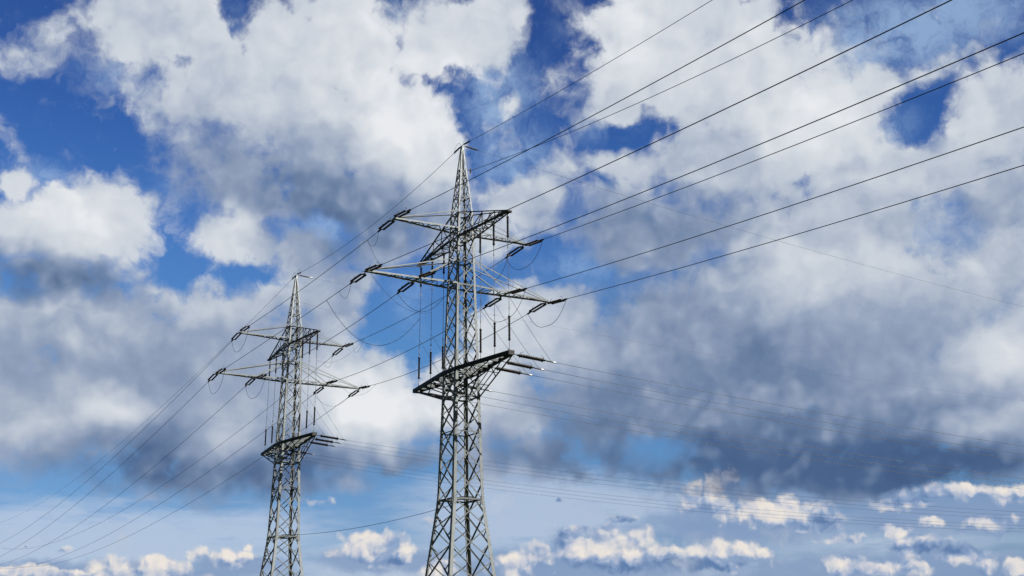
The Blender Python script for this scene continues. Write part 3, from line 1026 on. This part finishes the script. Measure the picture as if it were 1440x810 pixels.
# ------------------------------------------------------------------ droppers, posts and hangers, branch line
POS = {-7.6: 'at its near tip', -5.4: 'second from its near tip', -3.2: 'third from its near tip', 3.2: 'third from its far tip', 5.4: 'second from its far tip', 7.6: 'at its far tip'}
BN = {-7.6: (.08, -.14, 6.34), -5.4: (.01, .06, 6.44), -3.2: (.04, -.56, 6.22), 3.2: (-.06, -.85, 5.98), 5.4: (-.07, .24, 6.33), 7.6: (-.09, -.2, 6.12)}
bend_n = base_mw(NEAR_P + direction(1.337, -8.67), .567)
bend_f = base_mw(FAR_P + direction(1.675, -3.24), .58)
Z_POST, Z_HANG = Z_P + .16, Z_G - .08
branch_end = {}


def jumper(name, label, pts_or_span, r=.018, mat=None, cat='jumper wire', group='jumper wires on the pylons', n=20):
    bm = bmesh.new()
    s = pts_or_span
    tube(bm, [s.at(i / n) for i in range(n + 1)], r, 6)
    return tag(link(name, bm, mat or WIRE, smooth=True), label, cat, group)


for who in 'nf':
    mw = W[who]
    for y, pos in POS.items():
        yh = y * .985
        place('hanging', mw @ Matrix.Translation((0, yh, Z_HANG)), "dark insulator hanging under %s's long upper arm, %s" % (WHO[who], pos))
        place('post', mw @ Matrix.Translation((0, y, Z_POST)), "dark insulator standing on %s's platform, %s" % (WHO[who], pos))
        top, bot = mw @ Vector((0, yh, Z_HANG - 2.85)), mw @ Vector((0, y, Z_POST + 3.4))
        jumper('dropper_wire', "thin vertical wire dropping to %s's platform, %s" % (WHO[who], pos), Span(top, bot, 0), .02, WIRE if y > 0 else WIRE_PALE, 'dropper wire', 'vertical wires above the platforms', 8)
        # branch string and wire
        if who == 'n':
            l0, l1, sg_ = BN[y]
            end = bend_n @ Vector((.3, y, Z_P - .1)) + Vector((0, 0, l1))
        else:
            l0, l1, sg_ = .03, (-.35 if y < 0 else .6), 9.8 + y * .03
            end = bend_f @ Vector((.3, y, Z_P - .1)) + Vector((0, 0, l1))
        ax = .22 + (half(Z_P) + .12 - .22) * (7.9 - abs(y)) / 6.8 + .12
        s = Span(mw @ Vector((ax, y + .10, Z_P - .1 + l0)), end, sg_)
        place('branch', along(s.a, s.dir0()), "thick dark insulator string reaching right from %s's platform, %s" % (WHO[who], pos))
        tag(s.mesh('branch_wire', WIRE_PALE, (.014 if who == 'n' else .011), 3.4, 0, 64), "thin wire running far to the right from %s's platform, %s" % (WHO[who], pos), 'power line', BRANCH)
        j0 = mw @ Vector((0, y, Z_POST + 3.45 + .9))
        jumper('jumper_wire', "slack wire from %s's dropper to its branch string, %s" % (WHO[who], pos), Span(j0, s.dist(3.0) + Vector((0, 0, .03)), .12), .013, WIRE)

# ------------------------------------------------------------------ jumper loops round the arm tips
JG = 'jumper wires on the pylons'


def loop(who, k, drop):
    nm = ('front', 'mid') if who == 'n' else ('mid', 'rear')
    a_ = spans[nm[0], k].dist(3.1) if who == 'n' else spans[nm[0], k].dist(-3.1)
    b_ = spans[nm[1], k].dist(3.1)
    n = 24
    mid = (a_ + b_) / 2
    bm = bmesh.new()
    pts = []
    for i in range(n + 1):
        t = i / n
        sag = drop * (1 - abs(2 * t - 1) ** 2.6)
        pts.append(a_.lerp(b_, t) - Vector((0, 0, sag)))
    tube(bm, pts, .02, 6)
    tag(link('jumper_wire', bm, WIRE, smooth=True), "black wire loop hanging under %s's %s" % (WHO[who], SPELL[k]), 'jumper wire', JG)


for k, dr in (('Ur', 1.75), ('Mr', 1.75), ('Ir', 1.9)):
    loop('n', k, dr)
for k, dr in (('Ul', 2.0), ('Ml', 2.0), ('Il', 2.0)):
    loop('f', k, dr)


def tail(who, span, m0, m1, drop, words):
    """loose end that leaves the clamp and curls back up to the wire"""
    a_, b_ = span.dist(m0), span.dist(m1)
    pts = []
    for i in range(17):
        t = i / 16
        pts.append(a_.lerp(b_, t ** 1.5) - Vector((0, 0, drop * math.sin(math.pi * t) ** .8)))
    bm = bmesh.new()
    tube(bm, pts, .014, 6)
    tag(link('jumper_wire', bm, WIRE, smooth=True), words, 'jumper wire', JG)


tail('n', spans['mid', 'Ul'], 3.1, 5.6, 1.0, "small curled wire end at the rear of larger pylon's upper arm's left tip")
tail('n', spans['mid', 'Ml'], 3.1, 5.6, 1.0, "small curled wire end at the rear of larger pylon's middle arm's left tip")
tail('f', spans['rear', 'Ur'], 3.1, 5.8, 1.1, "small curled wire end at the rear of smaller pylon's upper arm's right tip")
tail('f', spans['mid', 'Ur'], -3.1, -6.4, 1.3, "small curled wire end in front of smaller pylon's upper arm's right tip")


def at(who, y, up):
    return W[who] @ Vector((0, y, Z_POST + 3.4 + up))


# connections from the line wires to the droppers
J = [
    ("long slack wire from larger pylon's left middle wire to its far-tip dropper", spans['mid', 'Ml'].dist(8.6), at('n', 7.6, 2.9), 3.2, .02),
    ("thin wire between larger pylon's upper left wire and middle arm's left string", spans['mid', 'Ul'].dist(5.4), spans['front', 'Ml'].dist(2.9), .25, .013),
    ("thin slack wire from larger pylon's middle arm's left tip to its second far dropper", near_mw @ Vector((-8.2, 0, Z_M - .2)), at('n', 5.4, 2.9), 1.1, .011),
    ("slack wire from larger pylon's inner left string to its third far dropper", spans['mid', 'Il'].dist(3.1), at('n', 3.2, 3.6), 1.4, .018),
    ("pale curved wire between larger pylon's two outermost near droppers", at('n', -7.6, 4.3), at('n', -5.4, 2.85), .45, .018),
    ("thin slack wire from larger pylon's inner right string to its third near dropper", spans['mid', 'Ir'].dist(3.1), at('n', -3.2, 1.9), .4, .014),
    ("thin slack wire from smaller pylon's upper right wire to its near-tip dropper", spans['mid', 'Ur'].dist(-6.4), at('f', -7.6, 4.6), 1.2, .012),
    ("thin slack wire from smaller pylon's right middle wire to its near-tip dropper", spans['rear', 'Mr'].dist(3.1), at('f', -7.6, .6), 1.1, .012),
    ("thin slack wire from smaller pylon's right middle front string to inner right string", spans['mid', 'Mr'].dist(-5.0), spans['mid', 'Ir'].dist(-3.1), 1.5, .012),
    ("small tie wire from smaller pylon's inner right string to its third near dropper", spans['rear', 'Ir'].dist(3.1), at('f', -3.2, 2.4), .5, .013),
]
for words, a_, b_, drop, r_ in J:
    jumper('jumper_wire', words, Span(a_, b_, drop), r_, WIRE_PALE if 'pale' in words else WIRE, n=28)

# ------------------------------------------------------------------ two birds far off
def bird(p, head, bank, scale, label):
    root = empty('bird', label, 'bird', None, Matrix.Translation(p) @ Matrix.Rotation(head, 4, 'Z') @ Matrix.Rotation(bank, 4, 'Y') @ Matrix.Scale(scale, 4))
    bm = bmesh.new()
    tube(bm, [(0, .26, .0), (0, .2, .02), (0, .12, .02), (0, 0, .0), (0, -.16, -.01), (0, -.32, 0)], [.012, .035, .05, .065, .04, .02], 8)
    for s in (-1, 1):
        prof = [(0, .09, -.1, 0), (.22, .13, -.07, .09), (.45, .06, -.07, .08), (.62, -.04, -.09, .03)]
        up = [bm.verts.new((s * x, f, z + .008)) for x, f, b, z in prof] + [bm.verts.new((s * x, b, z + .008)) for x, f, b, z in reversed(prof)]
        dn = [bm.verts.new((v.co.x, v.co.y, v.co.z - .016)) for v in up]
        bm.faces.new(up)
        bm.faces.new(dn[::-1])
        for i in range(8):
            j = (i + 1) % 8
            bm.faces.new((up[i], up[j], dn[j], dn[i]))
    tv = [(-.03, -.28, .004), (.03, -.28, .004), (.07, -.45, .004), (-.07, -.45, .004)]
    plate(bm, tv, .012, (0, 0, 1))
    link('body', bm, FEATHER, root)


def far_point(a_, e_, d_):
    return Vector((math.sin(R(a_)) * math.cos(R(e_)), math.cos(R(a_)) * math.cos(R(e_)), math.sin(R(e_)))) * d_ + Vector((0, 0, EYE))


bird(far_point(-22.9, 4.25, 340), R(80), R(12), 1.0, 'tiny dark bird gliding low in the sky at the far left')
bird(far_point(5.15, 5.75, 340), R(-85), R(-8), 1.0, 'tiny dark bird above the low white clouds right of the larger pylon')
